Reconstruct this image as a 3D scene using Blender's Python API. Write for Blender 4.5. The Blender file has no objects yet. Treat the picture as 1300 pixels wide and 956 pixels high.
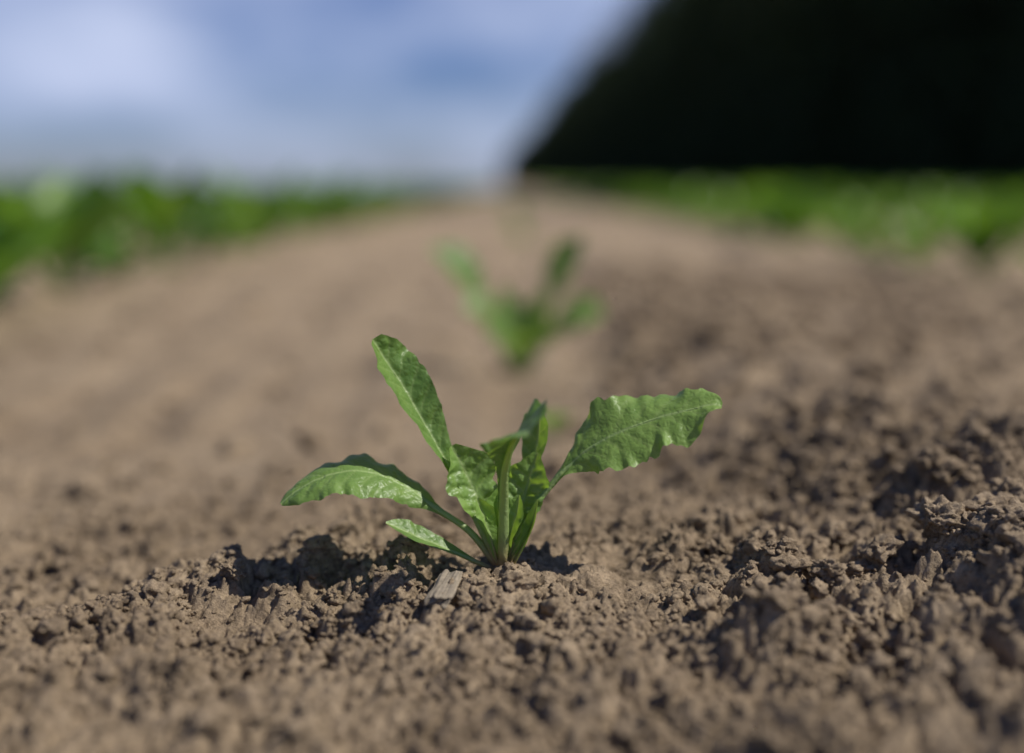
import bpy, bmesh, math, random, time
import numpy as np
from mathutils import Vector, noise as mnoise
T0=time.time()
random.seed(3); rng=np.random.default_rng(7)
scene=bpy.context.scene
scene.view_settings.view_transform='Standard'
scene.view_settings.look='None'
scene.view_settings.exposure=0

# ---------------------------------------------------------------- helpers
def mesh_np(name,V,F,mat=None,smooth=True,attrs=None):
    V=np.asarray(V,dtype=np.float32); F=np.asarray(F,dtype=np.int32)
    me=bpy.data.meshes.new(name)
    me.vertices.add(len(V)); me.vertices.foreach_set('co',V.ravel())
    k=F.shape[1]
    me.loops.add(F.size); me.loops.foreach_set('vertex_index',F.ravel())
    me.polygons.add(len(F)); me.polygons.foreach_set('loop_start',np.arange(0,F.size,k,dtype=np.int32))
    me.polygons.foreach_set('use_smooth',np.full(len(F),smooth,dtype=bool))
    me.update(calc_edges=True)
    if attrs:
        for n,a in attrs.items():
            at=me.attributes.new(n,'FLOAT','POINT'); at.data.foreach_set('value',np.asarray(a,dtype=np.float32))
    if mat: me.materials.append(mat)
    return me
def obj(name,me,parent=None,loc=(0,0,0),rz=0,sc=1):
    o=bpy.data.objects.new(name,me); scene.collection.objects.link(o)
    o.location=loc; o.rotation_euler=(0,0,rz); o.scale=(sc,sc,sc) if not isinstance(sc,tuple) else sc
    if parent: o.parent=parent
    return o
def h01(ix,iy,s):
    a=(ix.astype(np.int64)*374761393+iy.astype(np.int64)*668265263+s*1274126177)&0xffffffff
    a=((a^(a>>13))*1274126177)&0xffffffff
    a=((a^(a>>16))*2246822519)&0xffffffff
    return ((a^(a>>15))&0xffffff)/float(0x1000000)
def vn(x,y,s):
    ix=np.floor(x);iy=np.floor(y);fx=x-ix;fy=y-iy
    ix=ix.astype(np.int64);iy=iy.astype(np.int64)
    fx=fx*fx*fx*(fx*(fx*6-15)+10);fy=fy*fy*fy*(fy*(fy*6-15)+10)
    a=h01(ix,iy,s);b=h01(ix+1,iy,s);c=h01(ix,iy+1,s);d=h01(ix+1,iy+1,s)
    return (a*(1-fx)+b*fx)*(1-fy)+(c*(1-fx)+d*fx)*fy*1.0 - 0.5
def fbm(x,y,s,o=3):
    r=0;a=1
    for i in range(o):
        r=r+a*vn(x*2**i+i*17.3,y*2**i-i*9.1,s+i); a*=.5
    return r
def domes(x,y,c,s,prob=1.0):
    x=x/c;y=y/c
    wx=x+.6*vn(x*1.6,y*1.6,s+50)+.5*vn(x*4,y*4,s+51); wy=y+.6*vn(x*1.6+9,y*1.6,s+52)+.5*vn(x*4+5,y*4,s+53)
    ix=np.floor(wx).astype(np.int64);iy=np.floor(wy).astype(np.int64)
    best=np.zeros_like(x)
    for i in(-1,0,1):
        for j in(-1,0,1):
            px=ix+i+h01(ix+i,iy+j,s);py=iy+j+h01(ix+i,iy+j,s+1)
            r=.35+.5*h01(ix+i,iy+j,s+2)**1.5
            k=h01(ix+i,iy+j,s+3)<prob
            d2=(wx-px)**2+(wy-py)**2
            hh=np.sqrt(np.maximum(r*r-d2,0))*k
            best=np.maximum(best,hh)
    return best*c
def sst(a,b,x):
    t=np.clip((x-a)/(b-a),0,1);return t*t*(3-2*t)

# ---------------------------------------------------------------- soil height field (metres)
def rough_mask(x,y):
    right=sst(.03,.15,x)*(1-sst(.5,.8,x))
    near=1-sst(.10,.35,y)
    m=.45+.68*right+.38*near
    return np.clip(m*(1+1.1*vn(x*14,y*14,77)+1.1*vn(x*42+3,y*42,79)),.08,1.6)
def base_h(x,y):
    crest=np.minimum(.19+1.15*x,.115)+.5*np.maximum(x,0)+.012*np.sin(x*37+1)
    d=y-crest
    wl=(1-sst(.03,.20,x))
    drop=-.024*sst(-.005,.05,d)*wl*(1-sst(.4,1.5,y)*.9)
    lip=.004*np.exp(-((d+.025)/.03)**2)*sst(-.03,-.09,x)
    ridge=.020*np.exp(-((x-.26)/.10)**2)*(1-sst(1.5,4,np.abs(y)))
    front=-.012*sst(-.05,-.2,y)
    mound=.006*np.exp(-(x**2+y**2)/.06**2)
    furrow=.012*vn(x*26+40,y*1.8,61)*sst(.2,.5,y)*(1-sst(3,8,y))
    return drop+ridge+front+mound+lip+furrow
def height(x,y,sp):
    r=np.sqrt(x*x+y*y)
    h=base_h(x,y)+.015*fbm(x*9,y*9,5,2)*(1-.5*sst(2,8,r))
    m=rough_mask(x,y)
    for c,amp,s,p in ((.042,.34,11,.42),(.020,.50,21,.55),(.010,.54,31,.62),(.0050,.58,41,.68),(.0026,.55,51,.72)):
        sel=sp<c/2.2
        if not sel.any(): continue
        at=np.clip(c/np.maximum(sp[sel],1e-5)/2.2-1,0,1)
        xx=x[sel];yy=y[sel];mm=m[sel]
        if c>.03: mm=mm*np.clip(sst(.02,.16,xx)+.25,0,1)
        else: mm=np.clip(mm+.12,0,1.3)
        h[sel]+=domes(xx+s,yy-s,c,s,p)*amp*at*mm
    sel=sp<.002
    if sel.any():
        at=np.clip(.004/np.maximum(sp[sel],1e-5)/2-1,0,1);xx=x[sel];yy=y[sel]
        n=1-2*np.abs(vn(xx*330,yy*330,95))*2
        h[sel]+=(.0020*fbm(xx*260,yy*260,91,3)+.0010*n+.0040*fbm(xx*80,yy*80,98,2))*at
    return h
q_=rng.uniform(-.012,.012,(2,400))
z0=float(np.median(height(q_[0],q_[1],np.full(400,.0006))))
def H(x,y,sp=.0007):
    x=np.asarray(x,float);y=np.asarray(y,float)
    h=height(x,y,np.full_like(x,sp) if np.isscalar(sp) else sp)-z0
    r=np.sqrt(x*x+y*y); k=np.exp(-(r/.011)**2)
    return h*(1-k)
def tl(st,g,far):
    o=[];p=0;s=st
    while p<far: s*=g;p+=s;o.append(p)
    return np.array(o)
xc=np.arange(-.26,.265,.00085);t_=tl(.00085,1.02,2500.)
xs=np.concatenate([(xc[0]-t_)[::-1],xc,xc[-1]+t_])
yc=np.arange(-.185,.13,.0008)
ys=np.concatenate([(yc[0]-tl(.0008,1.07,400))[::-1],yc,yc[-1]+tl(.0008,1.0125,2600)])
X,Y=np.meshgrid(xs,ys)
dx=np.gradient(xs);dy=np.gradient(ys)
SP=np.maximum(dx[None,:],dy[:,None])+np.zeros_like(X)
Z=H(X.ravel(),Y.ravel(),SP.ravel())
ny,nx=X.shape
idx=np.arange(nx*ny).reshape(ny,nx)
F=np.stack([idx[:-1,:-1],idx[:-1,1:],idx[1:,1:],idx[1:,:-1]],-1).reshape(-1,4)
print('ground',nx,ny,time.time()-T0)

# ---------------------------------------------------------------- materials
def newmat(n):
    m=bpy.data.materials.new(n);m.use_nodes=True;nt=m.node_tree;nt.nodes.clear();return m,nt
def N(nt,t,**k):
    n=nt.nodes.new(t)
    for a,b in k.items():
        setattr(n,a,b)
    return n
def soil_material():
    m,nt=newmat('soil'); L=nt.links
    out=N(nt,'ShaderNodeOutputMaterial');b=N(nt,'ShaderNodeBsdfPrincipled');L.new(b.outputs[0],out.inputs[0])
    b.inputs['Roughness'].default_value=.85;b.inputs['Specular IOR Level'].default_value=.25
    g=N(nt,'ShaderNodeNewGeometry')
    def nz(sc,det,rough=.6):
        n=N(nt,'ShaderNodeTexNoise');n.inputs['Scale'].default_value=sc;n.inputs['Detail'].default_value=det;n.inputs['Roughness'].default_value=rough
        L.new(g.outputs['Position'],n.inputs['Vector']);return n
    n1=nz(9,5);n2=nz(160,6,.75);n3=nz(700,4,.7)
    r1=N(nt,'ShaderNodeValToRGB');r1.color_ramp.elements[0].position=.3;r1.color_ramp.elements[1].position=.7
    r1.color_ramp.elements[0].color=(.268,.200,.130,1);r1.color_ramp.elements[1].color=(.395,.305,.205,1)
    L.new(n1.outputs[0],r1.inputs[0])
    r2=N(nt,'ShaderNodeValToRGB');r2.color_ramp.elements[0].position=.34;r2.color_ramp.elements[1].position=.66
    r2.color_ramp.elements[0].color=(.46,.44,.42,1);r2.color_ramp.elements[1].color=(1.32,1.31,1.30,1)
    L.new(n2.outputs[0],r2.inputs[0])
    mx=N(nt,'ShaderNodeMix',data_type='RGBA',blend_type='MULTIPLY');mx.inputs[0].default_value=1
    L.new(r1.outputs[0],mx.inputs[6]);L.new(r2.outputs[0],mx.inputs[7])
    L.new(mx.outputs[2],b.inputs['Base Color'])
    bp=N(nt,'ShaderNodeBump');bp.inputs['Strength'].default_value=1;bp.inputs['Distance'].default_value=.0014
    L.new(n3.outputs[0],bp.inputs['Height'])
    bp2=N(nt,'ShaderNodeBump');bp2.inputs['Strength'].default_value=.8;bp2.inputs['Distance'].default_value=.003
    L.new(n2.outputs[0],bp2.inputs['Height']);L.new(bp.outputs[0],bp2.inputs['Normal']);L.new(bp2.outputs[0],b.inputs['Normal'])
    return m
soil=soil_material()
obj('ground',mesh_np('ground',np.stack([X.ravel(),Y.ravel(),Z],1),F,soil))

def leaf_material(name,dark,light,veinc,trans=.3,rough=.38,bump=True):
    m,nt=newmat(name);L=nt.links
    out=N(nt,'ShaderNodeOutputMaterial');b=N(nt,'ShaderNodeBsdfPrincipled')
    b.inputs['Roughness'].default_value=rough;b.inputs['Specular IOR Level'].default_value=.5
    g=N(nt,'ShaderNodeTexCoord')
    n=N(nt,'ShaderNodeTexNoise');n.inputs['Scale'].default_value=90;n.inputs['Detail'].default_value=4
    L.new(g.outputs['Object'],n.inputs['Vector'])
    at=N(nt,'ShaderNodeAttribute',attribute_name='tone')
    ad=N(nt,'ShaderNodeMath',operation='MULTIPLY_ADD');ad.inputs[1].default_value=.7;ad.use_clamp=True
    L.new(n.outputs[0],ad.inputs[0]);
    sb=N(nt,'ShaderNodeMath',operation='SUBTRACT');sb.inputs[1].default_value=.25
    L.new(at.outputs['Fac'],sb.inputs[0]);L.new(sb.outputs[0],ad.inputs[2])
    c=N(nt,'ShaderNodeMix',data_type='RGBA');L.new(ad.outputs[0],c.inputs[0]);c.inputs[6].default_value=(*dark,1);c.inputs[7].default_value=(*light,1)
    va=N(nt,'ShaderNodeAttribute',attribute_name='vein')
    c2=N(nt,'ShaderNodeMix',data_type='RGBA');L.new(va.outputs['Fac'],c2.inputs[0]);L.new(c.outputs[2],c2.inputs[6]);c2.inputs[7].default_value=(*veinc,1)
    ra=N(nt,'ShaderNodeAttribute',attribute_name='red')
    c3=N(nt,'ShaderNodeMix',data_type='RGBA');L.new(ra.outputs['Fac'],c3.inputs[0]);L.new(c2.outputs[2],c3.inputs[6]);c3.inputs[7].default_value=(.36,.16,.10,1)
    L.new(c3.outputs[2],b.inputs['Base Color'])
    tr=N(nt,'ShaderNodeBsdfTranslucent')
    ml=N(nt,'ShaderNodeMix',data_type='RGBA',blend_type='MULTIPLY');ml.inputs[0].default_value=1;L.new(c3.outputs[2],ml.inputs[6]);ml.inputs[7].default_value=(2.0,1.9,.7,1)
    L.new(ml.outputs[2],tr.inputs[0])
    ms=N(nt,'ShaderNodeMixShader');ms.inputs[0].default_value=trans
    L.new(b.outputs[0],ms.inputs[1]);L.new(tr.outputs[0],ms.inputs[2]);L.new(ms.outputs[0],out.inputs[0])
    if bump:
        v=N(nt,'ShaderNodeTexVoronoi',feature='DISTANCE_TO_EDGE');v.inputs['Scale'].default_value=420
        L.new(g.outputs['Object'],v.inputs['Vector'])
        n4=N(nt,'ShaderNodeTexNoise');n4.inputs['Scale'].default_value=260;n4.inputs['Detail'].default_value=3
        L.new(g.outputs['Object'],n4.inputs['Vector'])
        sm=N(nt,'ShaderNodeMath',operation='ADD');L.new(v.outputs[0],sm.inputs[0]);L.new(n4.outputs[0],sm.inputs[1])
        bp=N(nt,'ShaderNodeBump');bp.inputs['Strength'].default_value=.5;bp.inputs['Distance'].default_value=.0008
        L.new(sm.outputs[0],bp.inputs['Height']);L.new(bp.outputs[0],b.inputs['Normal']);
    return m
beet_mat=leaf_material('beet_leaf',(.065,.150,.028),(.215,.345,.085),(.36,.46,.19),.36,.42)
crop_mat=leaf_material('crop_leaf',(.045,.14,.015),(.14,.27,.03),(.15,.25,.06),.35,.45,False)
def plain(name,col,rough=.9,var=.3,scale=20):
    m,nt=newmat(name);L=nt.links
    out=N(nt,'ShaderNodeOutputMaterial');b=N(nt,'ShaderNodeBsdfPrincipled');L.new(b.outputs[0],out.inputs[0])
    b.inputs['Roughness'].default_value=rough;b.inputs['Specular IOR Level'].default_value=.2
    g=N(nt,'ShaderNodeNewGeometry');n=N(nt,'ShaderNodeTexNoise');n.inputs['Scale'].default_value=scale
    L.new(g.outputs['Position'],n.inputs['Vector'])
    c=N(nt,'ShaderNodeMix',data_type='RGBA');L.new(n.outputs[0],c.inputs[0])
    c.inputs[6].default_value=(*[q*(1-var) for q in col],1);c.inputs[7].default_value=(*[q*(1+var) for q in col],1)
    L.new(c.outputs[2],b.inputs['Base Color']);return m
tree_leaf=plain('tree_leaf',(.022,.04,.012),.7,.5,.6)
bark=plain('bark',(.05,.04,.03),.95,.3,4)
straw_mat=plain('dry_straw',(.24,.20,.15),.9,.5,600)

# ---------------------------------------------------------------- leaf geometry
def spline(P,n):
    P=np.asarray(P,float);k=len(P)
    Q=np.vstack([2*P[0]-P[1],P,2*P[-1]-P[-2]])
    t=np.linspace(0,k-1-1e-6,n);i=t.astype(int);f=(t-i)[:,None]
    a,b,c,d=Q[i],Q[i+1],Q[i+2],Q[i+3]
    return .5*(2*b+(c-a)*f+(2*a-5*b+4*c-d)*f**2+(3*b-a-3*c+d)*f**3)
def nrmz(a): return a/np.maximum(np.linalg.norm(a,axis=-1,keepdims=True),1e-9)
class Acc:
    def __init__(s): s.V=[];s.F=[];s.A={'vein':[],'tone':[],'red':[]};s.n=0
    def add(s,V,F,vein,tone,red):
        s.V.append(V);s.F.append(F+s.n);s.n+=len(V)
        for k,a in(('vein',vein),('tone',tone),('red',red)): s.A[k].append(np.broadcast_to(a,(len(V),)))
    def mesh(s,name,mat):
        return mesh_np(name,np.vstack(s.V),np.vstack(s.F),mat,True,{k:np.concatenate(v) for k,v in s.A.items()})
def grid_faces(a,b,wrap=False):
    i=np.arange(a*b).reshape(a,b)
    if wrap:
        j=np.roll(i,-1,1);return np.stack([i[:-1],j[:-1],j[1:],i[1:]],-1).reshape(-1,4)
    return np.stack([i[:-1,:-1],i[:-1,1:],i[1:,1:],i[1:,:-1]],-1).reshape(-1,4)
def leaf(acc,pts,wid,nrm,seed,nu=150,nv=45,fold=.25,ruffle=.12,teeth=.06,rad=1.3,tone=.4,puck=.4,nvein=9,red=.8,sc=.001,M=None,rings=8,curl=0.):
    """pts in mm, wid = half width in mm per point, nrm = upper-side direction(s)"""
    pts=np.asarray(pts,float);nrm=np.asarray(nrm,float)
    if nrm.ndim==1:nrm=np.tile(nrm,(len(pts),1))
    A=spline(np.hstack([pts,np.asarray(wid,float)[:,None],nrm]),nu)
    C=A[:,:3];w=np.maximum(A[:,3],.02);
    T=nrmz(np.gradient(C,axis=0));Nn=A[:,4:7];Nn=nrmz(Nn-(Nn*T).sum(1,keepdims=True)*T);S=np.cross(T,Nn)
    ds=np.linalg.norm(np.gradient(C,axis=0),axis=1);s=np.cumsum(ds);Ln=s[-1];sn=s/Ln
    v=np.linspace(-1,1,nv);v=np.sign(v)*np.abs(v)**.9
    VV,SS=np.meshgrid(v,sn);av=np.abs(VV);side=np.sign(VV)
    sL=SS*Ln
    wob=teeth*(2.6*vn(sL/5.5+side*30,np.full_like(sL,.3),seed)+1.5*vn(sL/2.0+side*11,np.full_like(sL,.7),seed+1))
    W=w[:,None]*(1+wob*sst(.5,1,av))
    ph=(SS-.10*av**.85*1.0)*nvein*1.25+(side>0)*.45+.25*vn(SS*9,side*3+5,seed+7)
    fr=ph-np.floor(ph)
    sv=np.exp(-((fr-.5)/.06)**2)*(1-.6*av)*sst(1.5,5,w)[:,None]
    mid=np.exp(-(av*W/.55)**2)
    ret=np.exp(-(np.abs(vn(sL/2.2,VV*W/2.2+seed,seed+31))/.05)**2)*.12*sst(2,6,w)[:,None]
    vein=np.clip(np.maximum(np.maximum(sv*.34,mid*.85),ret),0,1)
    up=fold*W*av**1.25-curl*W*av**2.6
    up=up+ruffle*W*av**2*(2.8*vn(sL/9+side*20,np.zeros_like(sL)+.4,seed+3)+1.8*vn(sL/4.3+side*5,np.zeros_like(sL)+.2,seed+4))
    bul=(1-np.exp(-((fr-.5)/.22)**2))*(1-np.exp(-(av*W/1.8)**2))*sst(2,6,w)[:,None]*(1-av**4*.6)
    up=up+puck*bul+puck*1.3*vn(sL/3.0,VV*W/3.0+seed,seed+9)*sst(2,7,w)[:,None]
    P=C[:,None,:]+S[:,None,:]*(VV*W)[...,None]+Nn[:,None,:]*up[...,None]
    P=P.reshape(-1,3)
    tn=np.clip(tone+.3*vn(sL/14,VV*2,seed+12)+.15*(SS-.5),0,1)
    acc.add(xf(P*sc,M),grid_faces(nu,nv),vein.ravel(),tn.ravel(),0.)
    n2=max(10,nu//3);ii=np.linspace(0,nu-1,n2).astype(int)
    r=rad*(1-.88*sn[ii]**1.1)
    th=np.linspace(0,2*np.pi,rings,endpoint=False)
    wb=sst(1.5,5,w[ii])
    cen=C[ii]-Nn[ii]*(r*.75*wb)[:,None]
    P=cen[:,None,:]+(S[ii][:,None,:]*np.cos(th)[None,:,None]+Nn[ii][:,None,:]*np.sin(th)[None,:,None]*.85)*r[:,None,None]
    rd=red*np.clip(1-sn[ii]*Ln/16,0,1)**1.3
    acc.add(xf(P.reshape(-1,3)*sc,M),grid_faces(n2,rings,True),np.full(n2*rings,.8),tone,np.repeat(rd,rings))
def xf(P,M): return P if M is None else P@M[:3,:3].T+M[:3,3]

# ---------------------------------------------------------------- focus seedling
a=Acc()
# tall leaf leaning left
leaf(a,[(-3,0,1),(-13,4,21),(-22,8,38),(-29,10,50),(-37,12,64),(-45,13,78),(-52,12,89),(-56,9,97)],[1.0,1.6,2.8,5.2,8.5,10.5,10.0,3.6],
     [(.75,-.5,.3),(.7,-.6,.3),(.65,-.65,.3),(.65,-.7,.3),(.6,-.7,.35),(.5,-.7,.5),(.35,-.7,.6),(.2,-.7,.7)],101,fold=.6,ruffle=.22,teeth=.05,rad=2.0,tone=.35,nvein=10,puck=.6)
# left arching leaf
leaf(a,[(-4,0,1),(-15,2,14.5),(-29,4,24),(-40,5,32),(-54,4,39.5),(-67,1,41.5),(-80,-2,38.5),(-89,-5,33.5),(-94,-7,29.5)],[.8,1.1,2.0,8,14,15.5,13.5,8,1.5],
     [(.2,-.4,.9),(.1,-.42,.9),(.0,-.44,.9),(0,-.42,.9),(0,-.38,.9),(-.1,-.38,.9),(-.25,-.38,.9),(-.4,-.38,.9),(-.5,-.38,.8)],112,fold=.04,ruffle=.13,teeth=.08,rad=1.8,tone=.6,nvein=10,curl=.22)
# low left leaf
leaf(a,[(-5,-2,-1),(-14,-3,3.5),(-24,-5,9),(-36,-6,14.5),(-45,-7,19),(-50,-8,21.5)],[.8,1.4,3.6,5.8,4.6,.8],(.3,-.3,.9),123,nu=90,nv=25,fold=.3,ruffle=.1,teeth=.03,rad=1.2,tone=.35,nvein=6)
# right leaf
leaf(a,[(1,2,2),(11,4,22),(21,5,36),(29,5,44.5),(36,4,51),(49,2,58.5),(63,0,64.5),(77,-3,69),(86,-5,71.5),(90,-6,71)],[.8,1.1,1.8,5.5,13.0,17.0,16,12.5,7.5,2],
     [(-.5,-.4,.6),(-.5,-.5,.6),(-.4,-.6,.65),(-.35,-.62,.7),(-.3,-.64,.7),(-.22,-.66,.75),(-.15,-.64,.78),(-.08,-.6,.8),(-.0,-.5,.85),(0,-.5,.85)],134,fold=.06,ruffle=.22,teeth=.12,rad=1.8,tone=.70,nvein=10,curl=.08)
# leaf reaching toward the front
leaf(a,[(-1,-2,1),(-.6,-5,16),(-.4,-9,33),(0,-16,48),(2,-25,58.5),(5,-36,66),(8,-48,70),(9,-58,70)],[1.6,1.8,2.2,3.6,10,14,12.5,2],
     [(-.2,-.6,.2),(-.2,.9,.4),(-.25,.9,.4),(-.35,.5,.7),(-.45,.1,.85),(-.5,-.1,.85),(-.5,-.2,.85),(-.5,-.2,.9)],145,fold=.35,ruffle=.2,teeth=.06,rad=2.7,tone=.4,nvein=8)
# upright leaf behind right
leaf(a,[(3,5,1),(8,10,22),(11.5,13,38),(14,15,50),(15,15,60),(14,14,68)],[.8,1.2,3.2,6.2,6.2,1.6],(-.5,-.8,.3),156,nu=100,nv=31,fold=.5,ruffle=.1,teeth=.04,rad=1.2,tone=.35,nvein=7)
# young middle leaves
leaf(a,[(-3,3,1),(-8,6,17),(-13,8,30),(-18,9,41),(-23,8,51)],[.8,3.4,10,11,1.8],(.35,-.85,.35),167,nu=110,nv=41,fold=.3,ruffle=.28,teeth=.10,rad=1.2,tone=.7,nvein=7,puck=.9)
leaf(a,[(2,3,1),(4,5,15),(8,7,28),(11,8,38),(14,8,48)],[.8,3.4,9,9.5,1.8],(-.2,-.9,.35),178,nu=110,nv=41,fold=.35,ruffle=.28,teeth=.12,rad=1.1,tone=.65,nvein=7,puck=.9)
leaf(a,[(1,0,0),(5,0,8),(9,0,15),(13,-1,22)],[.7,2.6,3.6,.7],(-.6,-.4,.6),189,nu=60,nv=21,fold=.4,rad=.9,tone=.4,nvein=5)
leaf(a,[(-3,-2,1),(-6,-3,13),(-9,-3,23),(-12,-4,31)],[.7,2.4,4.6,.8],(.5,-.7,.3),190,nu=60,nv=25,fold=.6,ruffle=.25,teeth=.12,rad=1.0,tone=1,nvein=5,puck=.5)
leaf(a,[(0,-1,1),(2,-2,14),(5,-2,24),(6,-2,32)],[.7,2.6,4.8,.8],(-.4,-.8,.3),201,nu=60,nv=25,fold=.6,ruffle=.25,teeth=.12,rad=1.0,tone=1,nvein=5,puck=.5)
leaf(a,[(-1,1,1),(-3,2,16),(-3,2,27),(-1,1,36)],[.7,2.6,5.2,.8],(.1,-.9,.2),212,nu=60,nv=25,fold=.7,ruffle=.3,teeth=.12,rad=1.0,tone=1,nvein=5,puck=.5)
leaf(a,[(3,-1,0),(8,-2,10),(12,-2,20),(14,-2,30)],[.6,1.8,3.2,.6],(-.6,-.5,.4),223,nu=60,nv=21,fold=.5,rad=.9,tone=.6,nvein=5)
obj('sugar_beet_seedling',a.mesh('sugar_beet_seedling',beet_mat),loc=(-.003,0,-.001))

# second seedling in the row
b=Acc();S8=dict(nu=70,nv=21)
leaf(b,[(-3,0,0),(-18,4,34),(-36,4,70),(-54,0,98),(-76,-4,112)],[1.6,2.2,9,19,2],(.6,-.6,.5),301,fold=.25,rad=2.6,tone=.1,**S8)
leaf(b,[(3,2,0),(16,8,40),(30,12,76),(42,10,102),(56,6,122)],[1.6,2.2,10,19,2],(-.6,-.6,.5),302,fold=.25,rad=2.6,tone=.3,**S8)
leaf(b,[(3,-2,0),(20,-6,28),(38,-10,48),(56,-14,58),(72,-18,56)],[1.6,2.2,12,18,2],(-.2,-.6,.7),303,fold=.2,rad=2.4,tone=.4,**S8)
leaf(b,[(-3,-2,0),(-12,-8,26),(-24,-16,48),(-34,-26,62),(-46,-36,62)],[1.6,2.2,11,16,2],(.2,-.6,.7),304,fold=.2,rad=2.4,tone=.3,**S8)
leaf(b,[(0,0,0),(-4,0,26),(-9,2,52),(-14,4,78)],[1.6,6,16,2],(.2,-.9,.3),305,fold=.3,rad=2,tone=.4,**S8)
leaf(b,[(0,0,0),(6,-4,24),(13,-8,48),(18,-10,74)],[1.6,6,16,2],(-.2,-.9,.3),306,fold=.3,rad=2,tone=.5,**S8)
leaf(b,[(2,-2,0),(4,-14,22),(6,-26,36),(10,-42,42)],[1.6,5,14,2],(0,-.3,.9),307,fold=.3,rad=2,tone=.3,**S8)
px,py=.008,.72
obj('sugar_beet_seedling',b.mesh('sugar_beet_seedling_b',beet_mat),loc=(px,py,float(H([px],[py],.004)[0])-.002),sc=(1.2,1.2,1.22))
c=Acc()
for k in range(6):
    an=k*1.05+.3;d=(math.cos(an),math.sin(an))
    leaf(c,[(0,0,0),(d[0]*5,d[1]*5,9),(d[0]*12,d[1]*12,15),(d[0]*20,d[1]*20,17+k)],[.4,.8,5.5,.5],(-d[0]*.5,-d[1]*.5,.9),400+k,nu=24,nv=9,rad=.7,tone=.9,red=0)
px,py=.033,.43
obj('weed_seedling',c.mesh('weed_seedling',crop_mat),loc=(px,py,float(H([px],[py],.003)[0])))

# ---------------------------------------------------------------- crop rows
def rotz(a,s,t):
    M=np.eye(4);c_,s_=math.cos(a),math.sin(a);M[:3,:3]=np.array([[c_,-s_,0],[s_,c_,0],[0,0,1]])*s;M[:3,3]=t;return M
def plant(acc,M,seed,nu,nv,n=9,rings=4):
    r=random.Random(seed)
    for k in range(n):
        an=k*2.399+r.uniform(-.4,.4);L=r.uniform(90,155);tilt=r.uniform(.2,1.05)*(.5+.5*k/n)
        dx_,dy_=math.cos(an),math.sin(an);P=[];x=z=0
        for i in range(5):
            P.append((dx_*x,dy_*x,z));t=tilt+i*.13
            x+=L/4*math.sin(t);z+=L/4*math.cos(t)
        hw=r.uniform(18,28)
        leaf(acc,P,[1.2,2,hw*.75,hw,2],(-dx_*.7,-dy_*.7,.8),seed*20+k,nu=nu,nv=nv,fold=.2,ruffle=.25,teeth=.05,rad=2.5,tone=r.uniform(.0,.9),puck=0,M=M,rings=rings,red=0)
segs=[]
for q in range(6):
    A_=Acc()
    for i in range(4):
        plant(A_,rotz(random.uniform(0,6),random.uniform(.75,1.8),(random.uniform(-.03,.03),i*.25+random.uniform(-.06,.06),-.008)),900+q*10+i,12,7,11)
    segs.append(A_.mesh('crop_segment',crop_mat))
lsegs=[]
for q in range(3):
    A_=Acc()
    for i in range(24):
        plant(A_,rotz(random.uniform(0,6),random.uniform(.95,1.5),(random.uniform(-.04,.04),i*.25+random.uniform(-.05,.05),-.008)),1900+q*40+i,6,3,7,3)
    lsegs.append(A_.mesh('crop_segment_far',crop_mat))
def empty(n):
    e=bpy.data.objects.new(n,None);scene.collection.objects.link(e);return e
crop=empty('beet_crop_rows')
R=random.Random(5)
rowx=[-.76-.5*i for i in range(18)]+[.88+.5*i for i in range(24)]
for xr in rowx:
    y=-1.0 if abs(xr)<3 else 1.0
    while y<12:
        gz=float(H([xr],[y+.5],.05)[0])
        obj('row',R.choice(segs),crop,(xr+R.uniform(-.02,.02),y,gz-.002),0,R.uniform(.85,1.1)*(1.04 if xr<0 else .88)); y+=1.0
    while y<120:
        obj('row',R.choice(lsegs),crop,(xr,y,float(H([xr],[y+3],.05)[0])),0,R.uniform(.95,1.1)); y+=6
for y in (3.3,4.9,6.2,8.1,9.5,12,15):
    A_=Acc();plant(A_,rotz(R.uniform(0,6),.6,(0,0,0)),int(3000+y*10),14,7,7)
    obj('row_plant',A_.mesh('gap_plant',crop_mat),crop,(R.uniform(-.03,.06),y,float(H([.0],[y],.02)[0])-.004))
print('crop',time.time()-T0)

# ---------------------------------------------------------------- soil crumbs and clods
def templates(sub,k,seed):
    out=[]
    for q in range(k):
        bm=bmesh.new();bmesh.ops.create_icosphere(bm,subdivisions=sub,radius=1)
        off=Vector((seed*7.1+q*13.7,q*5.3,q*2.9))
        V=[]
        for v in bm.verts:
            p=v.co.copy();d=1+.7*mnoise.noise(p*.9+off)+.5*mnoise.noise(p*2.1+off)
            if sub>=3:d+=.26*mnoise.noise(p*4.5+off)+.16*mnoise.noise(p*9+off)
            if sub>=4:d-=.22*abs(mnoise.noise(p*3.1-off))
            if sub>=5:d+=.11*mnoise.noise(p*18+off)+.08*mnoise.noise(p*34+off)
            V.append(p*d)
        bm.verts.index_update()
        f=np.array([[w.index for w in fa.verts] for fa in bm.faces]);V=np.array(V)
        V*=np.array([1,.8+.4*random.random(),.7]);out.append((V,f));bm.free()
    return out
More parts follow.
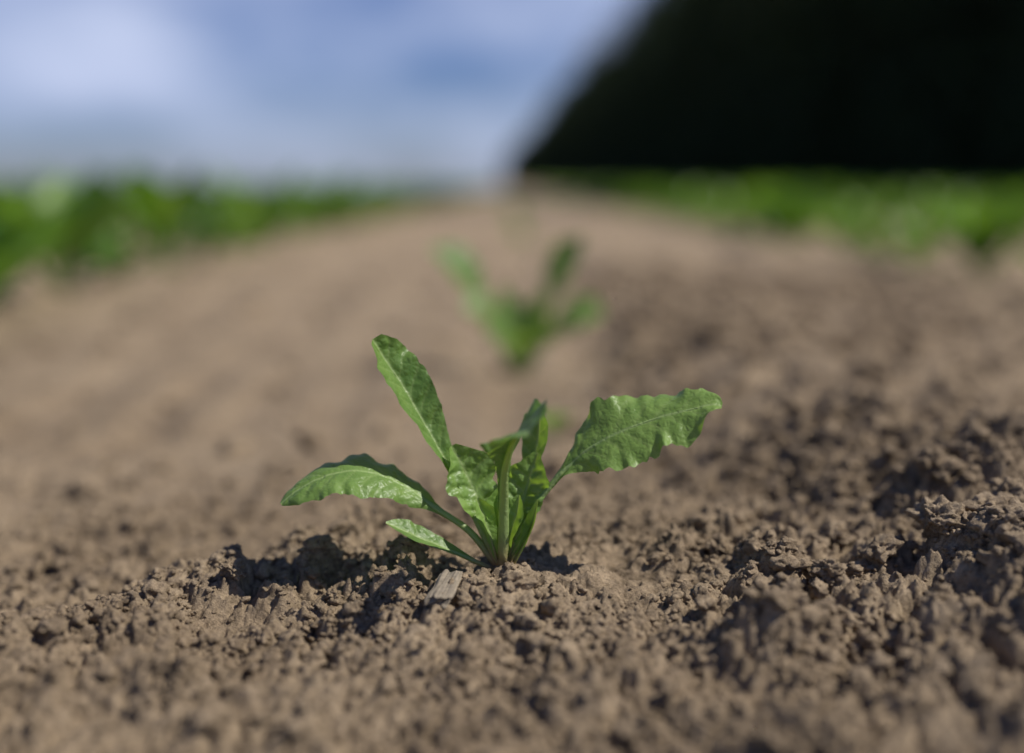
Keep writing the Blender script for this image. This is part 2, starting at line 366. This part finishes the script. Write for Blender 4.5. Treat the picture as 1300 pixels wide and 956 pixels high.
def scatter(xy,rad,tp,emb):
    n=len(xy);z=H(xy[:,0],xy[:,1]);Vs=[];Fs=[];o=0
    for q,(V,f) in enumerate(tp):
        ii=np.arange(q,n,len(tp));m=len(ii)
        if m==0: continue
        an=rng.uniform(0,6.28,m);tl_=rng.uniform(-.6,.6,m)
        ca,sa,ct,st=np.cos(an),np.sin(an),np.cos(tl_),np.sin(tl_)
        x=V[None,:,0]*ct[:,None]-V[None,:,2]*st[:,None];zz=V[None,:,0]*st[:,None]+V[None,:,2]*ct[:,None];y=V[None,:,1]+0*x
        P=np.stack([x*ca[:,None]-y*sa[:,None],x*sa[:,None]+y*ca[:,None],zz],-1)*rad[ii][:,None,None]
        P[...,0]+=xy[ii,0][:,None];P[...,1]+=xy[ii,1][:,None];P[...,2]+=(z[ii]+rad[ii]*emb)[:,None]
        Vs.append(P.reshape(-1,3));Fs.append((f[None]+(np.arange(m)*len(V))[:,None,None]).reshape(-1,3)+o);o+=m*len(V)
    return np.vstack(Vs),np.vstack(Fs)
def pts(n,x0,x1,y0,y1,bias):
    P=np.stack([rng.uniform(x0,x1,n*3),rng.uniform(y0,y1,n*3)],1)
    m=rough_mask(P[:,0],P[:,1])*np.clip(.6+1.6*vn(P[:,0]*35,P[:,1]*35,88),.1,2)
    if bias: m=m*(.25+sst(.0,.2,P[:,0]))
    keep=rng.uniform(0,1,n*3)<m*.45
    P=P[keep][:n]
    return P[((P[:,0]+.003)**2+P[:,1]**2>.007**2)&~((np.abs(P[:,0]+.028)<.007)&(P[:,1]>-.040)&(P[:,1]<-.010))]
allV=[];allF=[];o=0
for (n,rg,lo,hi,pw,sub,k,emb,bias) in ((26000,(-.26,.27,-.17,.17),.0005,.0018,1.8,2,14,.2,False),
        (3800,(-.30,.32,-.19,.30),.0016,.0048,2.2,3,14,.2,False),
        (6000,(-.9,.9,.25,1.8),.002,.010,2.5,2,14,.1,True),
        (190,(-.0,.45,-.12,.9),.004,.009,1.6,4,8,.1,True)):
    P=pts(n,*rg,bias);rad=lo+(hi-lo)*rng.uniform(0,1,len(P))**pw
    V,f=scatter(P,rad,templates(sub,k,sub+n),emb);allV.append(V);allF.append(f+o);o+=len(V)
big=np.array([(.184,.004),(.150,.045),(.205,.07),(.165,-.05),(.12,.09),(.13,-.02),(.19,.13),(-.165,-.02),(.225,.03),(.10,.16),(.16,.22),(-.12,.0),(-.075,-.01),(.095,.03),(.20,-.07),(.11,.02)])
br=np.array([.012,.007,.009,.006,.009,.006,.010,.006,.008,.007,.011,.005,.004,.006,.007,.006])
V,f=scatter(big,br,templates(5,6,99),.15);allV.append(V);allF.append(f+o)
obj('soil_clods',mesh_np('soil_clods',np.vstack(allV),np.vstack(allF),soil))

# dry straw stub in front of the seedling
def stub():
    nu,nt=40,40;V=[]
    for i in range(nu):
        t=i/(nu-1)
        for j in range(nt):
            th=j/nt*2*math.pi
            r=.0052*(1+.05*math.sin(th*11+1.2)+.05*math.sin(th*19))*(1-.15*t)*(1+.06*math.sin(t*9))
            e=.0014*mnoise.noise(Vector((math.cos(th)*2,math.sin(th)*2,t*1.2)))
            V.append(((r+e)*math.cos(th),t*.024+(.0016*math.sin(th*3+1)+.001*math.sin(th*7) if i in(0,nu-1) else 0),(r*.42+e)*math.sin(th)))
    F=[tuple(q) for q in grid_faces(nu,nt,True)]
    me=bpy.data.meshes.new('straw_fragment')
    F.append(tuple(range(nt))[::-1]);F.append(tuple((nu-1)*nt+j for j in range(nt)))
    me.from_pydata(V,[],F);me.materials.append(straw_mat);me.update();return me
gx,gy=np.meshgrid(np.linspace(-.033,-.022,9),np.linspace(-.036,-.012,15))
gh=H(gx.ravel(),gy.ravel()).reshape(gx.shape)
h_front=float(np.percentile(gh[:5],80));h_back=float(np.percentile(gh[-6:],80))
so=obj('straw_fragment',stub(),loc=(-.0295,-.037,h_front+.0012))
so.rotation_euler=(math.atan2(h_back-h_front+.001,.023),math.radians(-8),-.2)
print('straw',h_front,h_back)

# ---------------------------------------------------------------- forest edge
def tube(Vs,Fs,n,p,q,r0,r1,k=7,m=5):
    p=np.array(p,float);q=np.array(q,float);d=q-p;d/=np.linalg.norm(d);a=np.cross(d,[.3,.9,.1]);a/=np.linalg.norm(a);b_=np.cross(d,a)
    th=np.linspace(0,2*np.pi,k,endpoint=False);t=np.linspace(0,1,m)
    C=p+(q-p)*t[:,None]+a*(np.sin(t*5)[:,None]*.03*np.linalg.norm(q-p))
    r=r0+(r1-r0)*t
    P=C[:,None]+(a*np.cos(th)[:,None]+b_*np.sin(th)[:,None])[None]*r[:,None,None]
    Vs.append(P.reshape(-1,3));Fs.append(grid_faces(m,k,True)+n);return n+m*k
def tree(seed,Ht=16.5,Rr=3.6,low=1.0):
    g=np.random.default_rng(seed);Vs=[];Fs=[];n=0
    n=tube(Vs,Fs,n,(0,0,-.3),(.3,.2,Ht*.9),.30,.05,8,9)
    cl=[]
    for k in range(26):
        z=low+(Ht-low)*(k+.5)/26*.92;an=g.uniform(0,6.28);prof=math.sqrt(max(.05,1-((z/Ht-.45)/.62)**2))
        L=Rr*prof*g.uniform(.7,1.1);e=(math.cos(an)*L,math.sin(an)*L,z+L*.35)
        n=tube(Vs,Fs,n,(.3*z/Ht,.2*z/Ht,z*.93),e,.09*(1-z/Ht)+.03,.015,5,4);cl.append(e)
        for j in range(3):
            a2=an+g.uniform(-1.1,1.1);L2=L*g.uniform(.45,1.0);cl.append((math.cos(a2)*L2,math.sin(a2)*L2,z+g.uniform(-.6,1.4)))
    nb=sum(len(f) for f in Fs)
    cl=np.array(cl);per=60
    C=np.repeat(cl,per,0)+g.normal(0,1,(len(cl)*per,3))*np.repeat(g.uniform(.45,.85,len(cl)),per)[:,None]*np.array([1,1,.7])
    C[:,2]=np.clip(C[:,2],.2,Ht)
    u=nrmz(g.normal(0,1,C.shape));w=nrmz(np.cross(u,g.normal(0,1,C.shape)));s=g.uniform(.11,.24,(len(C),1))
    P=np.stack([C-u*s,C+w*s*.6,C+u*s,C-w*s*.6],1).reshape(-1,3)
    Vs.append(P);Fs.append(np.arange(len(P)).reshape(-1,4)+n)
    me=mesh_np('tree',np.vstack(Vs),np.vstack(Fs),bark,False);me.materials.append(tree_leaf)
    mi=np.zeros(sum(len(f) for f in Fs),dtype=np.int32);mi[nb:]=1;me.polygons.foreach_set('material_index',mi);return me
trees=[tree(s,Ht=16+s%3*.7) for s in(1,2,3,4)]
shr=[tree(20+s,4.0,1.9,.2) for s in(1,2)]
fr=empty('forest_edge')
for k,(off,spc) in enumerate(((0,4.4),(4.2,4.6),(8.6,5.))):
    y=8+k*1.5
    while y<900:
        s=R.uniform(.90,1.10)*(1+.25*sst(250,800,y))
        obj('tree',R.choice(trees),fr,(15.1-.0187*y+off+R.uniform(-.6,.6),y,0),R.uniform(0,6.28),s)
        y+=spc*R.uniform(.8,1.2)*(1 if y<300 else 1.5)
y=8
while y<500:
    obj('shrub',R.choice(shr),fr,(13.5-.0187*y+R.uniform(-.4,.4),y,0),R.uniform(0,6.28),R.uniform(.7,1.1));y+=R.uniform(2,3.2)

# ---------------------------------------------------------------- sky, sun
EL=math.radians(52);ROT=math.radians(100)
w=bpy.data.worlds.new('World');scene.world=w;w.use_nodes=True;nt=w.node_tree;nt.nodes.clear();L=nt.links
out=N(nt,'ShaderNodeOutputWorld');bg=N(nt,'ShaderNodeBackground');L.new(bg.outputs[0],out.inputs[0]);bg.inputs[1].default_value=.085
sk=N(nt,'ShaderNodeTexSky',sky_type='NISHITA');sk.sun_disc=False;sk.sun_elevation=EL;sk.sun_rotation=ROT;sk.air_density=1.;sk.dust_density=.3;sk.ozone_density=2
tc=N(nt,'ShaderNodeTexCoord');mp=N(nt,'ShaderNodeMapping');mp.inputs['Scale'].default_value=(1,1,2.4);mp.inputs['Location'].default_value=(.35,0,.2)
L.new(tc.outputs['Generated'],mp.inputs[0])
nz=N(nt,'ShaderNodeTexNoise');nz.inputs['Scale'].default_value=3.4;nz.inputs['Detail'].default_value=5;nz.inputs['Roughness'].default_value=.5;L.new(mp.outputs[0],nz.inputs['Vector'])
rp=N(nt,'ShaderNodeValToRGB');rp.color_ramp.elements[0].position=.44;rp.color_ramp.elements[1].position=.70;L.new(nz.outputs[0],rp.inputs[0])
# cloud bank sits low over the horizon, clear sky overhead
sx=N(nt,'ShaderNodeSeparateXYZ');L.new(tc.outputs['Generated'],sx.inputs[0])
mr=N(nt,'ShaderNodeMapRange');mr.inputs['From Min'].default_value=.22;mr.inputs['From Max'].default_value=.45;mr.inputs['To Min'].default_value=1;mr.inputs['To Max'].default_value=.12
L.new(sx.outputs['Z'],mr.inputs['Value'])
mm_=N(nt,'ShaderNodeMath',operation='MULTIPLY');L.new(rp.outputs[0],mm_.inputs[0]);L.new(mr.outputs[0],mm_.inputs[1])
tint=N(nt,'ShaderNodeMix',data_type='RGBA',blend_type='MULTIPLY');tint.inputs[0].default_value=1;tint.inputs[7].default_value=(.52,.60,.95,1);L.new(sk.outputs[0],tint.inputs[6])
mx=N(nt,'ShaderNodeMix',data_type='RGBA');L.new(mm_.outputs[0],mx.inputs[0]);L.new(tint.outputs[2],mx.inputs[6]);mx.inputs[7].default_value=(6.4,7.3,10.0,1)
L.new(mx.outputs[2],bg.inputs[0])
sun=bpy.data.lights.new('sun','SUN');sun.energy=5.0;sun.angle=math.radians(.53);sun.color=(1,.95,.86)
so_=bpy.data.objects.new('sun',sun);scene.collection.objects.link(so_)
d=Vector((math.sin(ROT)*math.cos(EL),math.cos(ROT)*math.cos(EL),math.sin(EL)))
so_.rotation_euler=d.to_track_quat('Z','Y').to_euler()

# ---------------------------------------------------------------- camera
cam=bpy.data.cameras.new('camera');co=bpy.data.objects.new('camera',cam);scene.collection.objects.link(co);scene.camera=co
co.location=(0,-.469,.16);co.rotation_euler=(math.radians(80.5),0,0)
cam.lens=40;cam.sensor_width=36;cam.clip_start=.01;cam.clip_end=5000
cam.dof.use_dof=True;cam.dof.focus_distance=.478;cam.dof.aperture_fstop=1.9
print('done',time.time()-T0)
